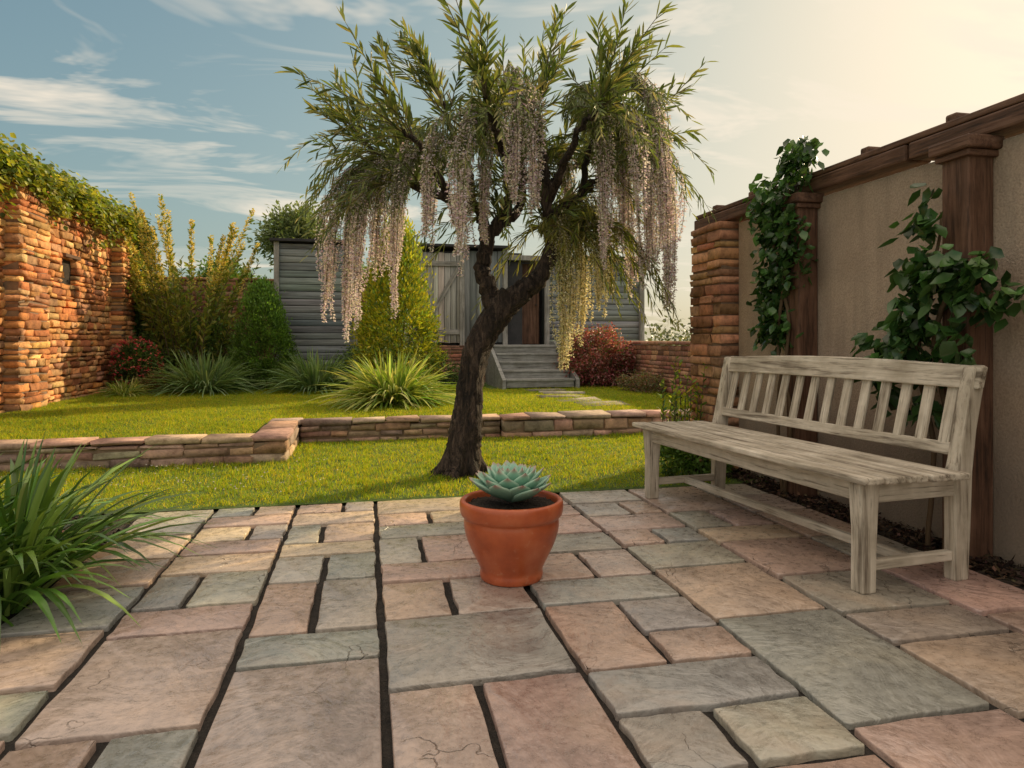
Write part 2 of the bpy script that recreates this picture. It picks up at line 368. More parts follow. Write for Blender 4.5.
f=noise(nt,pos(nt),1.3,3); cc=mixc(nt,att.outputs['Color'],ramp(nt,[(.32,(.50,.68,.7)),(.5,G3(.95)),(.68,(1.4,1.15,.9))],f).outputs[0],1,'MULTIPLY')
for n in list(nt.nodes):
    if n.type=='BSDF_PRINCIPLED': nt.links.new(cc,n.inputs['Base Color'])
def lawn_area(x0,x1,y0,y1,z,skip=lambda x,y:False):
    y=y0+.25
    while y<y1:
        x=x0+.25
        while x<x1:
            if not skip(x,y):
                o=bpy.data.objects.new('grass_patch',random.choice(patches)); o.location=(x,y,z+random.uniform(-.004,.004)); o.rotation_euler=(0,0,random.choice([0,1,2,3])*math.pi/2)
                o.scale=(1,1,random.uniform(.8,1.25)); link(o,lawn)
            x+=.5
        y+=.5
lawn_area(-6,-1.0,4.38,5.88,0); lawn_area(-1.0,4.5,4.38,6.88,0,lambda x,y:(x>2.4 and y<5.6 and x<3.2))
lawn_area(-4.0,-1.0,6.2,7.2,.17); lawn_area(-4.0,4.5,7.2,12.2,.17,lambda x,y:(x>2.2 and x<3.6 and y>11.1))
# daisies and clover heads dotted through the lower lawn
a=Acc(); n=260; P=np.c_[rng.uniform(-4.2,-.2,n),rng.uniform(4.5,5.8,n),rng.uniform(.03,.05,n)]
for k in range(3): leaves(a,P,rdir(n)*np.array([1,1,.3])+Z*.3,.011,.008,0,0.,2,'ovate',None,pal(n,[(.75,.74,.66),(.7,.6,.66)],.08))
a.build('clover_flowers',M_flower,lawn)
plane('lower_lawn_ground',-9,4.34,6,7.2,-.004,M_turf)

# ---------------------------------------------------------------- retaining wall
rw=empty('stone_retaining_wall')
A=dict(course=.075,lr=(.16,.36),palette=RET,mat=M_stone,prot=.014,jit=.006,cap=(.045,.02,(.25,.5)))
stone_wall(rw,'left_run',(-7,5.98),(1,0),6.1,-.02,.17,.24,**A)
stone_wall(rw,'return_run',(-.78,5.86),(0,1),1.3,-.02,.172,.26,**A)
stone_wall(rw,'middle_run',(-.64,7.06),(1,0),2.0,-.02,.165,.22,**A)
stone_wall(rw,'jog_run',(1.36,6.98),(1,0),3.3,-.02,.175,.3,**A)

# ---------------------------------------------------------------- left stone wall
lw_=empty('garden_stone_wall')
B=dict(course=.078,lr=(.10,.36),palette=SAND,mat=M_stone,prot=.032,jit=.009,ch=.012,gap=.013)
stone_wall(lw_,'wall',(-4.25,5.5),(0,1),7.0,.1,2.95,.34,holes=[(4.95,5.35,1.80,2.14)],**B)
boxmesh('niche_back',(.02,.42,.40),(-4.150,10.65,1.97),M_soil,lw_,bev=0)
boxmesh('niche_lintel',(.14,.50,.05),(-4.09,10.65,2.165),brown_mats[1],lw_,bev=.006)
stone_wall(lw_,'near_pillar',(-4.22,8.85),(0,1),.75,.1,3.0,.62,**{**B,'lr':(.2,.45),'cap':(.07,.04,(.3,.5))})
stone_wall(lw_,'far_pillar',(-4.2,12.2),(0,1),.62,.1,3.0,.6,**{**B,'lr':(.2,.4),'cap':(.07,.04,(.3,.5))})
bw=empty('brick_boundary_wall')
Bb=dict(course=.075,lr=(.2,.24),palette=BRICK,mat=M_brick,prot=.004,jit=.002,ch=.006,gap=.012)
stone_wall(bw,'wall',(-6,13.7),(1,0),6.0,.1,2.1,.22,**{**Bb,'cap':(.06,.03,(.3,.45))})
bw2=empty('brick_boundary_wall')
stone_wall(bw2,'wall',(4.75,5.9),(0,1),7.6,.0,.92,.22,**{**Bb,'cap':(.06,.03,(.3,.45))})

# ---------------------------------------------------------------- right stucco wall + pillar
sw=empty('stucco_garden_wall')
boxmesh('rendered_wall',(.2,6.8,1.94),(2.92,1.42,.94),M_stucco,sw,bev=.01)
for y0,y1 in ((-1.9,.9),(.92,3.06),(3.08,5.45)):
    boxmesh('top_beam',(.17,y1-y0,.09),(2.85,(y0+y1)/2,1.985),brown_mats[1],sw,bev=.012)
boxmesh('wall_plate',(.30,7.3,.035),(2.92,1.78,2.05),brown_mats[1],sw,bev=.008)
for y in (-.6,.5,1.4,2.2,2.85,3.45,4.05,4.65,5.2):
    boxmesh('rafter_end',(.26,.07,.05),(2.95,y,2.094),brown_mats[0],sw,bev=.012)
sp=empty('brick_pillar')
stone_wall(sp,'pillar',(2.86,4.83),(0,1),.5,-.03,1.93,.36,**{**Bb,'lr':(.2,.3),'jit':.005,'prot':.014,'palette':[(.46,.23,.13),(.52,.29,.16),(.39,.18,.11)]})
for nm,y,w in (('timber_post',2.68,.15),('timber_post',3.92,.13),('timber_post',.6,.15)):
    e=empty(nm); boxmesh('shaft',(.14,w,1.88),(2.745,y,.92),brown_mats[2],e,bev=.01)
    boxmesh('capital',(.2,w+.08,.06),(2.735,y,1.90),brown_mats[1],e,bev=.01)
    boxmesh('capital_lower',(.17,w+.04,.03),(2.74,y,1.853),brown_mats[1],e,bev=.006)

# ---------------------------------------------------------------- bench
bench=empty('wooden_bench',(1.90,2.33,0),math.radians(5.6))
mx,my,mz=bench_mats
LEN=1.75
for i in range(5):
    boxmesh('seat_slat_%d'%(i+1),(.094,LEN+.14+random.uniform(-.006,.006),.028),(-.01+i*.110,LEN/2,.458-.002*i),my,bench,(0,math.radians(1.0),random.uniform(-.002,.002)),.007)
boxmesh('front_apron',(.03,LEN-.06,.075),(.028,LEN/2,.396),my,bench,bev=.006)
boxmesh('rear_apron',(.03,LEN-.06,.08),(.50,LEN/2,.385),my,bench,bev=.006)
def prism(name,prof,y,w,parent,mat,bev=.008):
    import bmesh
    me=bpy.data.meshes.new(name); n=len(prof); v=[(x,y-w/2,z) for x,z in prof]+[(x,y+w/2,z) for x,z in prof]
    f=[tuple(range(n)),tuple(reversed(range(n,2*n)))]+[(i,i+n,(i+1)%n+n,(i+1)%n) for i in range(n)]
    me.from_pydata(v,[],f); me.materials.append(mat); me.update()
    bm=bmesh.new(); bm.from_mesh(me); bmesh.ops.recalc_face_normals(bm,faces=bm.faces); bm.to_mesh(me); bm.free()
    o=bpy.data.objects.new(name,me); link(o,parent); m=o.modifiers.new('b','BEVEL'); m.width=bev; m.segments=2; m.limit_method='ANGLE'
for i,y in enumerate((.03,LEN-.03)):
    prism('front_leg_%d'%(i+1),[(-.004,0),(.066,0),(.07,.2),(.085,.436),(-.016,.436),(-.002,.25)],y,.065,bench,mz)
    prism('back_leg_%d'%(i+1),[(.555,0),(.480,0),(.482,.2),(.478,.42),(.505,.52),(.565,.80),(.588,.885),(.655,.895),(.645,.82),(.60,.62),(.578,.45),(.57,.25)],y,.058,bench,mz)
    boxmesh('side_rail_%d'%(i+1),(.40,.045,.08),(.285,y,.394),mx,bench,bev=.006)
    boxmesh('stretcher_%d'%(i+1),(.41,.036,.042),(.275,y,.105),mx,bench,bev=.006)
boxmesh('long_stretcher',(.035,LEN-.1,.04),(.27,LEN/2,.105),my,bench,bev=.006)
lean=math.atan(.25)
boxmesh('lower_back_rail',(.032,LEN-.1,.055),(.548,LEN/2,.535),my,bench,(0,lean,0),.006)
n=14; V=[]
ys=np.linspace(-.02,LEN+.02,n+1)
for y in ys:
    t=(y-LEN/2)/(LEN/2); a=.014*math.cos(t*math.pi/2); top=.89+a*1.6; bot=.795+a*.4
    for (x,z) in ((.578+(bot-.795)*.2,bot),(.613+(bot-.795)*.2,bot),(.640,top),(.600,top)): V.append((x,y,z))
me=bpy.data.meshes.new('top_back_rail'); F=[(0,1,2,3),tuple(4*n+k for k in (3,2,1,0))]
for i in range(n):
    for j in range(4): k=(j+1)%4; F.append((i*4+j,(i+1)*4+j,(i+1)*4+k,i*4+k))
me.from_pydata(V,[],F); me.materials.append(my); o=bpy.data.objects.new('top_back_rail',me); link(o,bench)
m=o.modifiers.new('b','BEVEL'); m.width=.007; m.segments=2; m.limit_method='ANGLE'
for i in range(14):
    y=.11+i*(LEN-.22)/13
    boxmesh('back_slat_%02d'%(i+1),(.018,.052,.27),(.575,y,.672),mz,bench,(0,lean*.98,0),.005)

# ---------------------------------------------------------------- shed / house
def boards(parent,name,x0,x1,z0,z1,y,vertical,w,palette,mat,th=.025):
    acc=Acc(); C=[];S=[]
    a,bm=(x0,x1) if vertical else (z0,z1); s=a
    while s<bm-.01:
        l=min(w*random.uniform(.9,1.1),bm-s)
        if vertical: C.append([s+l/2,y,(z0+z1)/2+random.uniform(-.008,.008)]); S.append([l-.008,z1-z0,th])
        else: C.append([(x0+x1)/2,y-random.uniform(0,.006),s+l/2]); S.append([x1-x0,l-.010,th])
        s+=l
    blocks(acc,np.array(C),np.array(S),np.array([1.,0,0]),np.array([0,1.,0]),pal(len(C),palette,.13),.004,.0015)
    acc.build(name,mat,parent)
def boards_side(parent,name,x,y0,y1,z0,z1,w,palette,mat):
    acc=Acc(); C=[];S=[]; s=z0
    while s<z1-.01:
        l=min(w,z1-s); C.append([x,(y0+y1)/2,s+l/2]); S.append([y1-y0,l-.01,.025]); s+=l
    blocks(acc,np.array(C),np.array(S),np.array([0,1.,0]),np.array([1.,0,0]),pal(len(C),palette,.13),.004,.0015)
    acc.build(name,mat,parent)
GW=[(.20,.225,.235),(.16,.185,.20),(.24,.26,.265)]; GL=[(.34,.335,.31),(.28,.28,.27),(.38,.37,.34)]
M_dark=simple('dark_core_mat',(.02,.022,.025),(.04,.04,.045),5)
gp=woodmat('grey_frame_wood',(.29,.29,.28),(.12,.12,.12),(.38,.37,.36),2); gpx=woodmat('grey_batten_wood',(.29,.29,.28),(.12,.12,.12),(.38,.37,.36),0)
s1=empty('wooden_shed')
boxmesh('core',(1.35,2,2.6),(-.90,14.05,1.45),M_dark,s1,bev=0)
boards(s1,'front_siding',-1.60,-.20,.25,2.76,13.03,False,.13,GW,M_bx); boards_side(s1,'side_siding',-1.60,13.05,15.05,.25,2.76,.13,GW,M_bx); boards_side(s1,'side_siding_b',-.2,13.05,15.05,.25,2.76,.13,GW,M_bx)
for x in (-1.6,-.2): boxmesh('corner_post',(.09,.09,2.66),(x,13.0,1.5),gp,s1)
boxmesh('roof_edge',(1.62,2.25,.05),(-.9,14.0,2.81),M_dark,s1,bev=.005)
s2=empty('wooden_garden_house')
boxmesh('core',(2.0,2.4,2.2),(1.98,14.25,1.6),M_dark,s2,bev=0)
boxmesh('core_b',(1.9,2.4,2.0),(4.5,14.25,1.5),M_dark,s2,bev=0)
boards(s2,'shutter_boards',1.0,1.76,.95,2.66,12.99,True,.11,GL,M_bz); boards(s2,'front_boards',1.80,2.58,.95,2.72,13.03,True,.13,GW,M_bz)
for z in (1.15,2.45): boxmesh('shutter_batten',(.74,.03,.09),(1.38,12.96,z),gpx,s2,bev=.004)
boxmesh('diagonal_brace',(1.35,.025,.08),(1.38,12.955,1.8),gpx,s2,(0,math.radians(-60),0),.004)
boards(s2,'right_siding',3.5,5.45,.9,2.58,13.03,False,.12,GW,M_bx); boards_side(s2,'end_siding',5.46,13.05,15.3,.3,2.58,.12,GW,M_bx); boards_side(s2,'end_siding_b',.98,13.05,15.3,.3,2.7,.12,GW,M_bx)
for x in (.98,1.78,2.62,3.46,5.44): boxmesh('post',(.09,.1,1.9),(x,12.98,1.82),gp,s2,bev=.005)
boxmesh('door_panel',(.52,.05,1.6),(3.12,13.3,1.72),brown_mats[2],s2)
boxmesh('door_stile',(.06,.03,1.6),(2.95,13.26,1.72),brown_mats[2],s2)
boxmesh('door_stile',(.06,.03,1.6),(3.34,13.26,1.72),brown_mats[2],s2)
boxmesh('door_side_panel',(.28,.05,1.6),(2.78,13.25,1.72),gp,s2)
boxmesh('door_lintel',(.95,.4,.1),(3.04,13.15,2.60),gp,s2); boxmesh('door_back_wall',(.9,.05,2.2),(3.04,13.5,1.6),M_dark,s2,bev=0)
boxmesh('door_knob',(.03,.05,.03),(3.3,13.22,1.7),M_metal,s2)
for xa,xb_,z in ((.9,2.7,2.79),(3.4,5.55,2.64)): boxmesh('roof_edge',(xb_-xa,2.6,.05),((xa+xb_)/2,14.15,z),M_dark,s2,bev=.005)
boxmesh('landing',(1.35,.9,.06),(2.9,12.95,.88),gpx,s2)
stone_wall(s2,'plinth',(.98,12.93),(1,0),1.3,.1,.9,.14,**Bb); stone_wall(s2,'plinth_b',(3.58,12.93),(1,0),1.9,.1,.86,.14,**Bb)
st=empty('wooden_steps'); M_step=woodmat('step_board',(.27,.28,.275),(.11,.11,.11),(.35,.36,.35),0)
for i in range(5):
    y=11.35+i*.28; z=.2+.14*(i+1)
    boxmesh('tread_%d'%(i+1),(1.2,.31,.035),(2.88,y,z-.0175),M_step,st,bev=.005)
    boxmesh('riser_%d'%(i+1),(1.18,.025,.105),(2.88,y-.12,z-.088),M_step,st,bev=.002)
for x in (2.24,3.52):
    prof=[(11.15,.15),(12.9,.15),(12.9,.97),(12.6,.97),(11.15,.33)]
    me=bpy.data.meshes.new('stringer'); v=[(x-.03,a,b2) for a,b2 in prof]+[(x+.03,a,b2) for a,b2 in prof]; k=5
    me.from_pydata(v,[],[tuple(range(k)),tuple(reversed(range(k,2*k)))]+[(i,i+k,(i+1)%k+k,(i+1)%k) for i in range(k)]); me.materials.append(M_step); link(bpy.data.objects.new('stringer',me),st)
pth=empty('stepping_stone_path'); acc=Acc(); C=[];S=[]
for i in range(5): C.append([2.85+.12*math.sin(i*2),10.85-i*.62,.165]); S.append([.62,.05,.42])
blocks(acc,np.array(C),np.array(S),np.array([1.,0,0]),np.array([0,1.,0]),pal(5,[(.33,.30,.25)],.1),.012,.01); acc.build('stones',M_stone,pth)

# ---------------------------------------------------------------- pot + succulent
pot=empty('terracotta_pot',(.597,2.82,0))
prof=[(0,.004),(.120,.004),(.128,.0),(.132,.008),(.134,.03),(.127,.038),(.142,.07),(.173,.13),(.193,.18),(.202,.225),(.200,.25),(.195,.258),(.208,.264),(.216,.275),(.219,.30),(.219,.322),(.213,.333),(.200,.335),(.192,.328),(.188,.30),(.186,.28),(0,.28)]
n=72; ang=np.linspace(0,2*np.pi,n,endpoint=False); V=[];F=[]
for r,z in prof:
    V.append(np.c_[np.cos(ang)*max(r,.0005),np.sin(ang)*max(r,.0005),np.full(n,z)])
for i in range(len(prof)-1):
    for j in range(n): F.append([i*n+j,i*n+(j+1)%n,(i+1)*n+(j+1)%n,(i+1)*n+j])
o=build('pot_body',np.vstack(V),F,M_terra,parent=pot,smooth=True)
m=o.modifiers.new('s','SUBSURF'); m.levels=1; m.render_levels=1
V=[np.c_[np.cos(ang)*r,np.sin(ang)*r,.305+rng.normal(0,.004,n)] for r in (.19,.13,.06,.002)]
F=[[i*n+j,i*n+(j+1)%n,(i+1)*n+(j+1)%n,(i+1)*n+j] for i in range(3) for j in range(n)]
build('pot_soil',np.vstack(V),F,M_soil,parent=pot)
sc=empty('echeveria_succulent',(.597,2.82,.315)); acc=Acc()
NL=46; rs=9; sg=10
for i in range(NL):
    q=i/NL; a=i*2.39996+random.uniform(-.06,.06); el=math.radians(80-72*(q**.75)+random.uniform(-4,4)); L=(.075+.12*q**.8)*random.uniform(.94,1.05); W=.042+.068*q**.8
    t=np.linspace(0,1,rs); w=W*np.array([.38,.5,.66,.84,.98,1.0,.86,.5,.04]); th=.011*np.array([1,1,1.05,1.1,1.1,1,.8,.5,.1])+.001
    cx=L*t*math.cos(el)+.01; cz=L*t*math.sin(el)+.035*L/.2*(t**2)*1.2+.012+.035*(1-q)
    ph=np.linspace(0,2*np.pi,sg,endpoint=False)
    X=cx[:,None]-np.sin(ph)*th[:,None]*math.sin(el)*.9; Y=np.cos(ph)*w[:,None]/2; Zz=cz[:,None]+np.sin(ph)*th[:,None]*.9+ (np.cos(ph)**2)*w[:,None]*.10
    ca,sa=math.cos(a),math.sin(a)
    V=np.stack([X*ca-Y*sa,X*sa+Y*ca,Zz],-1)
    F=[[r*sg+j,r*sg+(j+1)%sg,(r+1)*sg+(j+1)%sg,(r+1)*sg+j] for r in range(rs-1) for j in range(sg)]
    base=np.array([.17,.37,.28])*(1.1-.2*q)*random.uniform(.85,1.15); edge=np.array([.44,.62,.48])
    C=base+(edge-base)*np.clip(np.abs(np.cos(ph))[None,:,None]**6*.7+ (t[:,None,None]**6)*.6,0,1)*np.ones((rs,sg,1)); C[-1]=(.45,.25,.22)
    acc.add(V,F,C.reshape(-1,3))
acc.build('rosette_leaves',M_succ,sc,True)

# ---------------------------------------------------------------- main tree
tb=np.array([.695,5.07,0.]); R=np.array([.978,-.208,0]); Fw=np.array([.208,.978,0])
def TL(p): p=np.asarray(p,float); return tb+p[...,0:1]*R+p[...,1:2]*Fw+p[...,2:3]*Z
tree=empty('weeping_blossom_tree'); bark=Acc()
trunk=[(-.02,0,-.05),(0,0,.06),(.02,0,.25),(.05,.02,.48),(.07,.02,.72),(.12,.0,.95),(.24,.0,1.17),(.37,.01,1.33)]
tube(bark,TL(trunk),[.185,.140,.114,.104,.095,.093,.100,.102],28,10,.08)
limbs=[([(.27,0,1.2),(.44,.02,1.36),(.58,.03,1.48),(.66,.05,1.68),(.65,.05,1.95),(.61,.0,2.3),(.56,-.05,2.7)],[.093,.084,.066,.053,.048,.036,.016]),
([(.26,0,1.19),(.20,0,1.36),(.15,-.03,1.54),(.20,-.05,1.74),(.31,-.05,1.93),(.37,0,2.2),(.3,.05,2.65)],[.083,.067,.058,.054,.046,.036,.015]),
([(.19,-.05,1.72),(.17,-.06,1.88),(.06,-.08,2.01),(-.1,-.1,2.05),(-.35,-.1,2.13),(-.5,-.05,2.3),(-.7,0,2.45)],[.045,.042,.040,.036,.032,.022,.012]),
([(.08,-.08,2.01),(.05,-.05,2.25),(-.05,.0,2.5),(-.15,.05,2.8)],[.034,.028,.02,.012]),
([(.30,.0,1.88),(.42,.02,1.98),(.46,.03,2.2),(.45,.05,2.6)],[.04,.034,.026,.012]),
([(.62,.05,1.84),(.74,.08,1.98),(.9,.12,2.10),(1.05,.15,2.26),(1.25,.1,2.45)],[.042,.040,.034,.024,.012]),
([(.9,.12,2.10),(.95,.1,2.4),(1.05,.05,2.7)],[.028,.022,.012]),
([(.35,0,2.1),(.33,-.25,2.3),(.25,-.5,2.45),(.2,-.75,2.55)],[.034,.028,.02,.012]),
([(.35,0,2.15),(.35,.25,2.35),(.3,.5,2.5),(.25,.8,2.6)],[.034,.028,.02,.012]),
([(.65,.05,2.05),(.75,-.2,2.25),(.85,-.5,2.45),(.95,-.7,2.5)],[.034,.028,.02,.012]),
([(.65,.05,2.1),(.75,.3,2.3),(.9,.55,2.45),(1.0,.8,2.55)],[.034,.028,.02,.012]),
([(-.1,-.1,2.07),(-.2,-.35,2.28),(-.35,-.55,2.4)],[.03,.022,.012]),
([(-.1,-.1,2.07),(-.2,.2,2.28),(-.35,.45,2.4)],[.03,.022,.012])]
starts=[]
for p,r in limbs:
    c=tube(bark,TL(p),r,14,7,.07,wob=.009); starts.append(c[int(len(c)*.6):])
for a in np.linspace(0,6.28,8)[:-1]:
    a+=random.uniform(-.3,.3); d=np.array([math.cos(a),math.sin(a),0])
    tube(bark,[tb+d*.05+Z*.24,tb+d*.13+Z*.07,tb+d*.25-Z*.02],[.05,.045,.018],10,4,.05)
lv=Acc(); tw=Acc()
OL=[(.13,.175,.05),(.17,.215,.065),(.09,.13,.045),(.23,.26,.09),(.33,.32,.13)]
cen=TL((.38,0,2.05))
def shoot(S,D,Ls,g,nl,ll,lw,palette,t0=.1,spread=.6,r=.005,prof='lance'):
    D=D/np.linalg.norm(D); t=np.linspace(0,1,5); pts=S+D*(Ls*t)[:,None]-Z*(g*Ls*t**2)[:,None]
    tube(tw,pts,[r,r*.85,r*.7,r*.5,r*.3],4,2,0,(.12,.10,.06))
    tt=np.linspace(t0,1,nl)+rng.normal(0,.01,nl); P=S+D*(Ls*tt)[:,None]-Z*(g*Ls*tt**2)[:,None]
    T=nrm(D-Z*(2*g*tt)[:,None]); rad=rdir(nl); rad=nrm(rad-T*np.sum(rad*T,1)[:,None])
    LD=nrm(T*.8+rad*spread)
    leaves(lv,P,LD,ll*rng.uniform(.7,1.15,nl)*(1.15-.4*tt),lw*rng.uniform(.8,1.15,nl),rng.uniform(0,.25,nl),None,3,prof,.2,pal(nl,palette,.16))
allst=np.concatenate(starts)
ends=np.array([s[-1] for s in starts])
for i in range(130):
    S=allst[rng.integers(len(allst))] if i%2 else ends[rng.integers(len(ends))]; out=(S-cen)*np.array([1,1,.3])
    D=nrm(out)*.75+Z*random.uniform(.5,1.4)+rng.normal(0,.32,3)
    if D[2]<.3: D[2]=.3
    shoot(S,D,random.uniform(.4,.86),random.uniform(.02,.22),26,.16,.021,OL,.15,.55)
for i in range(105):
    S=allst[rng.integers(len(allst))]; out=(S-cen)*np.array([1,1,.1]); D=nrm(out)*1.0+Z*random.uniform(.3,.8)+rng.normal(0,.3,3)*np.array([1,1,.4])
    shoot(S,D,random.uniform(.5,.88),random.uniform(.7,1.15),34,.11,.013,OL,.1,.45,.004)
for i in range(50):
    S=allst[rng.integers(len(allst))]; D=rdir(1)[0]+Z*.9
    shoot(S,D,random.uniform(.25,.5),.2,20,.13,.019,[(.10,.14,.045),(.09,.115,.04)])
tails=[(333,190,320,0),(353,180,334,0),(374,175,264,.2),(402,168,304,-.2),(428,165,218,.3),(466,150,268,-.45),(486,145,244,-.3),(514,115,214,-.5),(532,125,218,-.4),(597,125,268,-.3),(572,155,222,.3),(622,130,240,.1),(645,140,280,0),(667,145,314,.05),(652,115,258,-.3),(345,170,275,.4),(638,150,282,.45),(366,185,314,-.15),(390,175,250,.35)]
low=[(572,225,342,.1),(562,240,372,.0),(600,225,305,.1),(585,235,332,.2),(612,215,288,.25)]
LAV=[(.78,.66,.74),(.88,.80,.82),(.66,.54,.66),(.92,.89,.80),(.72,.73,.56)]; CRM=[(.84,.78,.48),(.74,.70,.36),(.90,.86,.64)]
fl=Acc()
def tail(px,y0,y1,dy,pf,pl,ns,wd):
    dx=(px-462)/134.; zt=1+(340-y0)/134.+.12; zb=1+(340-y1)/134.
    for s in range(ns):
        ox,oy=rng.normal(0,wd,2); x=dx+ox; y=dy+oy; ln=(zt-zb)*random.uniform(.66,1.04); top=zt+random.uniform(-.1,.08)
        inx=(x-.38)*.25; pts=TL(np.array([[x-inx*1.6,y*.75,top-.02],[x-inx*.6,y*.9,top+.04],[x,y,top-ln*.28],[x+(dx-x)*.25+rng.normal(0,.01)+inx*.1,y,top-ln*.7],[x+(dx-x)*.55+rng.normal(0,.012)+inx*.12,y,top-ln]]))
        c=tube(tw,pts,[.004,.003,.0025,.002,.0015],4,2,0,(.14,.14,.07))
        nf=int(ln*330); tt=rng.uniform(.24,1,nf)**.9; idx=tt*(len(c)-1); i0=np.floor(idx).astype(int).clip(0,len(c)-2); P=c[i0]+(c[i0+1]-c[i0])*(idx-i0)[:,None]
        rad=rdir(nf)*np.array([1,1,.5]); P=P+rad*(rng.uniform(.002,.026,nf)*(1.3-.85*tt))[:,None]
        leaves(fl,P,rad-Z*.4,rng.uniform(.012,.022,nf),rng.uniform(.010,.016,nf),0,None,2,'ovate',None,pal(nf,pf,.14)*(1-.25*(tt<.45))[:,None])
        nl=int(ln*46); tt=rng.uniform(0,.6,nl)**1.1; idx=tt*(len(c)-1); i0=np.floor(idx).astype(int).clip(0,len(c)-2); P=c[i0]+(c[i0+1]-c[i0])*(idx-i0)[:,None]
        rad=rdir(nl); leaves(lv,P,nrm(-Z*.85+rad*.5),rng.uniform(.06,.11,nl),rng.uniform(.007,.012,nl),0,None,2,'lance',None,pal(nl,pl,.16))
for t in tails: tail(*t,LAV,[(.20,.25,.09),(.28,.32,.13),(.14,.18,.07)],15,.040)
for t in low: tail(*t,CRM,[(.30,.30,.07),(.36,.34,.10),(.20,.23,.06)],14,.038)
for i in range(5):
    a=random.uniform(0,6.28); x=.38+math.cos(a)*random.uniform(.8,1.2); y=math.sin(a)*random.uniform(.6,.95)
    px=462+x*134; y0=random.uniform(150,185); tail(px,y0,y0+random.uniform(60,100),y,LAV,OL,10,.04)
for k in range(28):
    x=.75+random.uniform(-.12,.35); S=TL((x,random.uniform(-.05,.25),1.85)); shoot(S,R*random.uniform(-.3,.5)+Z*.1,random.uniform(.4,.7),1.4,32,.11,.012,[(.26,.28,.06),(.36,.34,.10),(.16,.21,.05)],.05,.4)
bark.build('trunk_and_limbs',M_bark,tree,True); tw.build('twigs',M_leafd,tree); lv.build('crown_leaves',M_leaf,tree); fl.build('hanging_blossom',M_flower,tree)

# ---------------------------------------------------------------- plants
def strap_clump(name,cs,n,Lr,W,palette,r=.12,elev=(.5,1.5),bend=(.3,.8),mat=M_leaf,segs=7,fold=.35):
    e=empty(name); a=Acc()
    for c in cs:
        th=rng.uniform(0,6.283,n); rr=r*np.sqrt(rng.uniform(0,1,n))
        P=np.c_[c[0]+np.cos(th)*rr,c[1]+np.sin(th)*rr,np.full(n,c[2])]
        el=rng.uniform(*elev,n); th2=th+rng.normal(0,.4,n); D=np.c_[np.cos(th2)*np.cos(el),np.sin(th2)*np.cos(el),np.sin(el)]
        leaves(a,P,D,rng.uniform(*Lr,n),W*rng.uniform(.7,1.1,n),rng.uniform(*bend,n),rng.normal(0,.25,n),segs,'strap',fold,pal(n,palette,.18))
    a.build('leaves',mat,e); return e
AG=[(.09,.19,.03),(.13,.25,.045),(.06,.13,.025),(.20,.31,.06)]
strap_clump('agapanthus_plant',[(-1.38,2.92,-.01),(-1.48,3.25,-.01),(-1.68,2.80,-.01),(-1.82,3.2,-.01)],190,(.55,1.0),.028,AG,.13,(.6,1.52),(.3,.72),mat=M_gloss)
VG=[(.40,.46,.12),(.27,.37,.07),(.54,.56,.22),(.17,.28,.05)]
strap_clump('variegated_grass_plant',[(.33,8.95,.17)],700,(.8,1.2),.028,VG,.22,(.25,1.5),(.3,.7))
BGc=[(.18,.29,.13),(.24,.35,.17),(.12,.21,.08)]
strap_clump('ornamental_grass',[(-2.5,11.5,.17)],560,(.8,1.2),.022,BGc,.24,(.35,1.52),(.3,.65)); strap_clump('ornamental_grass',[(-.80,11.4,.17)],520,(.8,1.15),.022,BGc,.22,(.35,1.52),(.3,.65))
strap_clump('ornamental_grass',[(1.75,12.2,.17)],200,(.3,.5),.014,BGc,.12,(.3,1.5),(.3,.7)); strap_clump('ornamental_grass',[(-3.55,11.2,.17)],240,(.3,.5),.014,VG,.14,(.3,1.5),(.3,.7))
def shrub(name,c,rad,nclump,per,ll,lw,palette,spread=.16,shape='ball',up=.3,mat=M_leaf,prof='ovate',shell=.55,stems=True):
    e=empty(name); a=Acc(); c=np.array(c,float); rad=np.array(rad,float)
    d=rdir(nclump); rr=rng.uniform(shell,1,nclump)[:,None]
    K=d*rr
    if shape=='cone':
        h=rng.uniform(0,1,nclump)**1.15; th=rng.uniform(0,6.283,nclump); w=np.where(h<.25,.75+h,1.0)*np.clip((1-h)/.75,0,1)**.62
        q=rng.uniform(.72,1,nclump)*w; K=np.c_[np.cos(th)*q,np.sin(th)*q,h*2-1]
    K=K*(1+rng.normal(0,.04,(nclump,1)))
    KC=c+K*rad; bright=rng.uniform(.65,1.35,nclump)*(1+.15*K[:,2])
    N=nclump*per; idx=np.repeat(np.arange(nclump),per)
    P=KC[idx]+rng.normal(0,1,(N,3))*spread*min(rad.mean(),rad[0]*1.2)*np.array([1,1,1.])
    P[:,2]=np.maximum(P[:,2],c[2]-rad[2]*1.02)
    D=nrm(nrm(P-c)*.8+rdir(N)*.8+Z*up)
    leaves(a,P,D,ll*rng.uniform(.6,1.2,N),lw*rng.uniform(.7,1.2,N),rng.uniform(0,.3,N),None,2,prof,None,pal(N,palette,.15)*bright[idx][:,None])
    a.build('foliage',mat,e)
    if stems:
        b2=Acc()
        for i in range(7):
            k=KC[rng.integers(nclump)]; b0=np.array([c[0],c[1],c[2]-rad[2]]); tube(b2,[b0,(b0+k)/2+rng.normal(0,.03,3),k],[.02,.014,.006],6,4,0,(.09,.065,.045))
        b2.build('stems',M_leafd,e)
    return e
YG=[(.40,.42,.035),(.31,.37,.03),(.52,.47,.05)]; DG=[(.075,.14,.03),(.10,.17,.035),(.055,.105,.025)]; MG=[(.13,.23,.045),(.10,.185,.035),(.16,.26,.055)]
shrub('golden_conifer',(.47,11.1,1.45),(.66,.66,1.33),460,60,.08,.028,YG+MG[2:],.11,'cone',1.2,prof='lance')
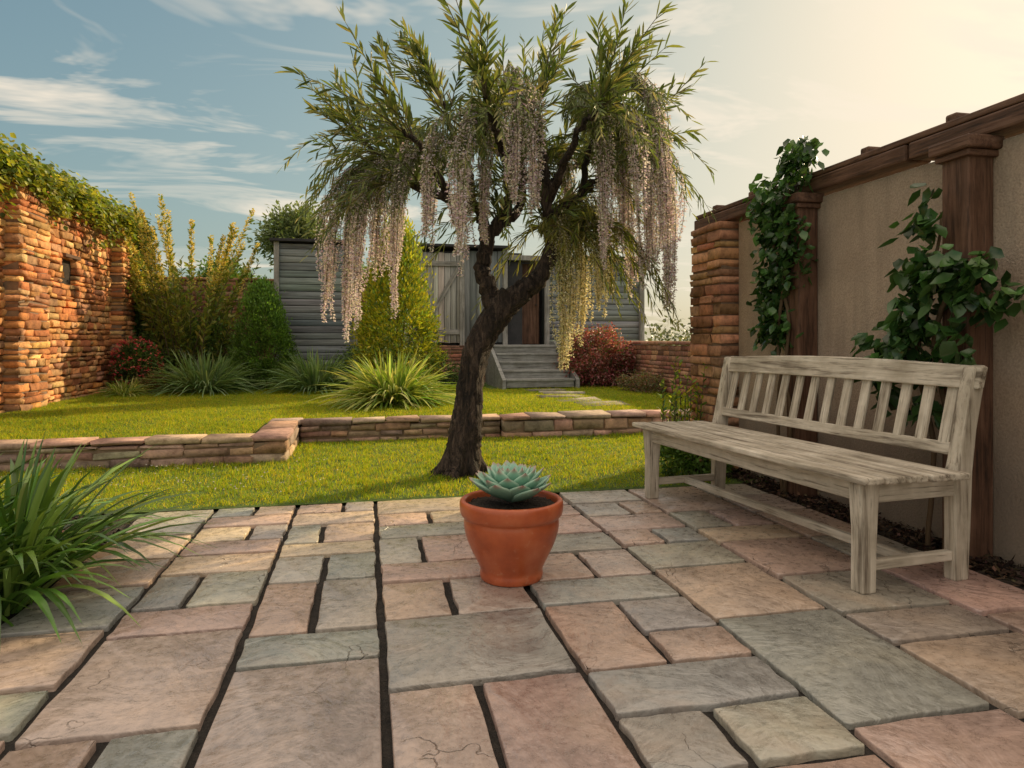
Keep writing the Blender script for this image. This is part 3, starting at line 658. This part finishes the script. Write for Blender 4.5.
shrub('round_conifer',(-1.74,12.3,1.05),(.56,.56,.92),420,60,.055,.022,[(.11,.22,.04),(.09,.17,.03),(.14,.27,.045)],.075,'cone',1.2,prof='lance')
e=empty('tall_flowering_shrub'); lv=Acc(); tw=Acc(); yf=Acc()
for i in range(75):
    a=random.uniform(0,6.28); S=np.array([-2.95+random.uniform(-.25,.25),12.6+random.uniform(-.2,.2),.2]); D=np.array([math.cos(a)*.45,math.sin(a)*.3,1.0])
    Ls=random.uniform(1.3,2.6); g=random.uniform(.0,.12)
    spike=i%4==0
    if spike: Ls=random.uniform(2.7,3.3); D=np.array([math.cos(a)*.42,math.sin(a)*.2,1.0])
    shoot(S,D,Ls,g,58,.15,.042,[(.24,.29,.05),(.34,.34,.08),(.16,.23,.05)],.3,.75,.01)
    if spike:
        Dn=D/np.linalg.norm(D); n=520; t=rng.uniform(.60,1.04,n); P=S+Dn*(Ls*t)[:,None]-Z*(g*Ls*t**2)[:,None]; rd=rdir(n)*np.array([1,1,.5])
        P=P+rd*(rng.uniform(.005,.06,n)*(1.9-1.5*t))[:,None]; leaves(yf,P,rd+Z*.4,rng.uniform(.025,.045,n),rng.uniform(.018,.03,n),0,None,2,'ovate',None,pal(n,[(.76,.63,.13),(.85,.74,.27),(.60,.54,.10)],.12))
tw.build('stems',M_leafd,e); lv.build('foliage',M_leaf,e); yf.build('yellow_flower_spikes',M_flower,e)
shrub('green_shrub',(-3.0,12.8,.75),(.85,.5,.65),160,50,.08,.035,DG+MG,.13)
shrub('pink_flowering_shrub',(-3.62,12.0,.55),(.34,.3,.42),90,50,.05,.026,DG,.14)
a=Acc(); n=420; d=rdir(n); P=np.array([-3.62,12.0,.6])+d*np.array([.38,.34,.45]); 
for k in range(2): leaves(a,P,rdir(n),rng.uniform(.03,.045,n),.035,0,None,2,'ovate',None,pal(n,[(.62,.10,.10),(.70,.20,.16),(.5,.07,.09)],.12))
a.build('pink_blooms',M_flower,bpy.data.objects['pink_flowering_shrub'])
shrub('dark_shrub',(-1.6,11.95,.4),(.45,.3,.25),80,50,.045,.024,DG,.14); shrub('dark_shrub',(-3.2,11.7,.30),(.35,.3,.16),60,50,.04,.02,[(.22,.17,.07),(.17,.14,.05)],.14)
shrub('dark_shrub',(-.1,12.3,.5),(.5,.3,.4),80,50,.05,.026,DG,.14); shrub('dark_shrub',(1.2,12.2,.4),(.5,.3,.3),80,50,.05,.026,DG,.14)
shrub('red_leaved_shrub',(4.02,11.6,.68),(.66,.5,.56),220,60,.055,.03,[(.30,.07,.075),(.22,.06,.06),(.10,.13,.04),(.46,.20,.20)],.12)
shrub('low_shrub',(4.3,10.2,.3),(.35,.5,.15),80,50,.04,.02,[(.19,.16,.08),(.24,.12,.08),(.13,.17,.05)],.14)
shrub('low_shrub',(2.35,4.62,.15),(.28,.16,.17),60,45,.05,.024,MG,.14)
e=empty('tall_perennial_plant'); lv=Acc(); tw=Acc()
for i in range(16):
    S=np.array([2.45+random.uniform(-.18,.18),5.15+random.uniform(-.12,.12),0]); shoot(S,np.array([random.uniform(-.12,.12),random.uniform(-.1,.1),1.]),random.uniform(.5,.95),.03,26,.07,.02,MG+YG,.15,.8,.005)
tw.build('stems',M_leafd,e); lv.build('foliage',M_leaf,e)
IV=[(.28,.31,.045),(.18,.25,.035),(.38,.36,.06),(.12,.17,.03)]
e=empty('ivy'); a=Acc()
def ivy_leaves(a,K,per,sp,ll,palette,nrmdir,outw=.8):
    K=np.array(K,float); N=len(K)*per; idx=np.repeat(np.arange(len(K)),per); P=K[idx]+rng.normal(0,1,(N,3))*np.array(sp)
    D=nrm(rdir(N)*.7-Z*.7+np.array(nrmdir)*outw); br=rng.uniform(.6,1.35,len(K))[idx][:,None]
    leaves(a,P,D,ll*rng.uniform(.6,1.2,N),ll*.85*rng.uniform(.7,1.1,N),.1,rng.normal(0,.5,N),3,'ovate',.2,pal(N,palette,.15)*br)
K=[(-4.15+random.uniform(-.25,.28),random.uniform(5.5,12.9),3.06+random.uniform(-.06,.12)) for i in range(420)]
for i in range(280):
    y=random.uniform(5.5,12.9); dpt=random.random()**2*(.2+.45*abs(math.sin(y*2.1))**3); K.append((-3.93+random.uniform(-.03,.12),y,3.02-dpt))
ivy_leaves(a,K,22,(.07,.09,.05),.07,IV,(1,0,.1))
K=[(-3.95+random.uniform(-.18,.24)*(1-.3*q),12.85+random.uniform(-.05,.3),3.1-2.3*q) for q in rng.uniform(0,1,260)**1.1]
ivy_leaves(a,K,22,(.06,.07,.07),.075,DG+IV[1:2]+[(.11,.17,.04)],(.5,-.6,0)); a.build('foliage',M_leaf,e)
VN=[(.045,.11,.028),(.065,.145,.036),(.035,.085,.022),(.09,.18,.05)]
def vine(name,stems,K,per,sp,ll,pw):
    e=empty(name); a=Acc(); b2=Acc(); ivy_leaves(a,K,per,sp,ll,VN,(-1,-.25,0),pw); a.build('foliage',M_gloss,e)
    for s in stems: tube(b2,s,[.012]*(len(s)-1)+[.005],7,5,0,(.13,.09,.055),.004)
    b2.build('stems',M_leafd,e)
K=[]
for q in rng.uniform(0,1,95): K.append((2.66+random.uniform(-.05,.08),4.04+random.uniform(-.16,.2)*(1.2-.5*q)+.05*math.sin(q*9),2.1-1.05*q))
for i in range(12): K.append((2.68,3.9+random.uniform(-.15,.1),2.16+random.uniform(-.05,.08)))
vine('climbing_vine',[[(2.66,3.98,0),(2.65,3.9,.5),(2.66,4.05,1.0),(2.65,3.95,1.5),(2.68,3.95,2.1)],[(2.66,4.0,0),(2.64,4.02,.6),(2.66,3.93,1.1),(2.66,4.1,1.6),(2.7,4.1,2.0)]],K,14,(.04,.05,.05),.068,.5)
K=[]
for yc,zc,sy,sz,n in ((2.72,1.5,.05,.10,12),(2.64,1.36,.08,.08,14),(2.52,1.22,.07,.06,12),(2.76,1.3,.07,.10,14),(2.86,1.15,.06,.09,12),(2.9,.98,.07,.08,16),(3.02,.93,.06,.05,12),(2.74,1.05,.08,.08,12),(2.50,1.32,.05,.04,5),(2.6,.86,.09,.08,8),(2.85,.75,.1,.08,8)):
    for i in range(n): K.append((2.62+random.uniform(-.07,.06),yc+random.gauss(0,sy),zc+random.gauss(0,sz)))
vine('climbing_vine',[[(2.64,2.8,0),(2.63,2.76,.5),(2.63,2.86,.9),(2.63,2.78,1.2),(2.64,2.72,1.6)],[(2.64,2.7,0),(2.62,2.66,.6),(2.64,2.76,1.0),(2.62,2.6,1.3),(2.62,2.48,1.3)],[(2.63,2.86,.85),(2.6,2.95,.95),(2.6,3.05,.93)]],K,6,(.03,.03,.03),.085,.5)

def bgtree(name,x,y,h,r,palette=MG):
    e=shrub(name,(x,y,h-r),(r,r,r*1.0),150,60,.16,.07,palette,.16,stems=False); b2=Acc(); tube(b2,[(x,y,-.1),(x+.1,y,h*.4),(x,y,h-r*.6)],[.16,.12,.05],10,5,.05,(.08,.06,.045)); b2.build('trunk',M_bark,e)
bgtree('background_tree',-1.9,20,4.6,.9,[(.16,.21,.09),(.20,.25,.12)]); bgtree('background_tree',-4.0,21,3.2,.9); bgtree('background_tree',.2,24,3.6,1.3); bgtree('background_tree',-9.5,20,4.2,1.6)
e=empty('distant_tree_line')
a=Acc(); K=[]
for i in range(420):
    x=random.uniform(-90,130); y=80+random.uniform(-12,12); hh=2.2+1.6*abs(math.sin(x*.13)+.4*math.sin(x*.41)); K.append((x,y,random.uniform(0,hh)))
K=np.array(K); N=len(K)*40; idx=np.repeat(np.arange(len(K)),40); P=K[idx]+rng.normal(0,.8,(N,3)); P[:,2]=np.abs(P[:,2])
leaves(a,P,rdir(N),.6,.4,0,None,2,'ovate',None,pal(N,[(.11,.13,.08),(.14,.15,.10)],.15)); a.build('foliage',M_leaf,e)

# ---------------------------------------------------------------- world, sun, camera
w=bpy.data.worlds.new('World'); scene.world=w; w.use_nodes=True; nt=w.node_tree; bg=nt.nodes['Background']
sky=node(nt,'ShaderNodeTexSky',sky_type='NISHITA'); sky.sun_disc=False; sky.sun_elevation=math.radians(SUN_EL); sky.sun_rotation=math.radians(SUN_AZ); sky.dust_density=2.8; sky.air_density=1.0; sky.ozone_density=1.6
tc=node(nt,'ShaderNodeTexCoord'); sep=node(nt,'ShaderNodeSeparateXYZ'); nt.links.new(tc.outputs['Generated'],sep.inputs[0])
def mth(op,a,b=None):
    m=node(nt,'ShaderNodeMath',operation=op)
    for s,v in zip(m.inputs,(a,b)):
        if v is None: continue
        if isinstance(v,(int,float)): s.default_value=v
        else: nt.links.new(v,s)
    return m.outputs[0]
def vm(op,a,b=None):
    m=node(nt,'ShaderNodeVectorMath',operation=op)
    for s,v in zip(m.inputs,(a,b)):
        if v is None: continue
        if isinstance(v,tuple): s.default_value=v
        else: nt.links.new(v,s)
    return m.outputs[0]
sk=vm('MULTIPLY',sky.outputs[0],(1.2,1.55,1.6))
sk=vm('DIVIDE',sk,vm('ADD',vm('MULTIPLY',sk,(1/9.8,1/7.9,1/5.9)),(1,1,1)))
zz=mth('ADD',mth('MAXIMUM',sep.outputs[2],0),.12); cx=mth('DIVIDE',sep.outputs[0],zz); cy=mth('DIVIDE',sep.outputs[1],zz)
cb=node(nt,'ShaderNodeCombineXYZ'); nt.links.new(cx,cb.inputs[0]); nt.links.new(cy,cb.inputs[1])
mp=node(nt,'ShaderNodeMapping'); mp.inputs['Rotation'].default_value=(0,0,math.radians(24)); mp.inputs['Scale'].default_value=(1.0,2.1,1); mp.inputs['Location'].default_value=(3.4,1.9,0); nt.links.new(cb.outputs[0],mp.inputs[0])
cn=noise(nt,mp.outputs[0],1.0,5,.64,.8); cn2=noise(nt,cb.outputs[0],.55,2)
cf=ramp(nt,[(.51,G3(0)),(.58,G3(.5)),(.70,G3(1))],cn).outputs[0]; gate=ramp(nt,[(.38,G3(.2)),(.56,G3(1))],cn2).outputs[0]; cf=mixc(nt,cf,gate,1,'MULTIPLY')
fin=mixc(nt,sk,(7.1,6.2,5.0),cf)
# unseen bright cloud added overhead and behind the viewpoint as fill light
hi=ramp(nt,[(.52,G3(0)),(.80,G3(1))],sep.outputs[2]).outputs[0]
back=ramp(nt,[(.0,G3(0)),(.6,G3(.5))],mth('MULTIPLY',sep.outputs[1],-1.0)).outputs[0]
fill_deck=mixc(nt,hi,back,1,'LIGHTEN')
fin=mixc(nt,fin,(9.8,8.2,6.6),fill_deck)
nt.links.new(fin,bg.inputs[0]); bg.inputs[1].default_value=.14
sd=Vector((math.sin(math.radians(SUN_AZ))*math.cos(math.radians(SUN_EL)),math.cos(math.radians(SUN_AZ))*math.cos(math.radians(SUN_EL)),math.sin(math.radians(SUN_EL))))
sl=bpy.data.lights.new('sun','SUN'); sl.energy=5; sl.angle=math.radians(.6); sl.color=(1,.78,.46); so=bpy.data.objects.new('sun',sl); so.rotation_euler=sd.to_track_quat('Z','Y').to_euler(); link(so)
cam=bpy.data.cameras.new('camera'); cam.lens=24.01; cam.sensor_width=36; cam.shift_y=-44/1024; cam.clip_end=2000; cam.clip_start=.05
co=bpy.data.objects.new('camera',cam); co.location=(0,0,1.0); co.rotation_euler=(math.radians(90),0,math.radians(-12)); link(co); scene.camera=co
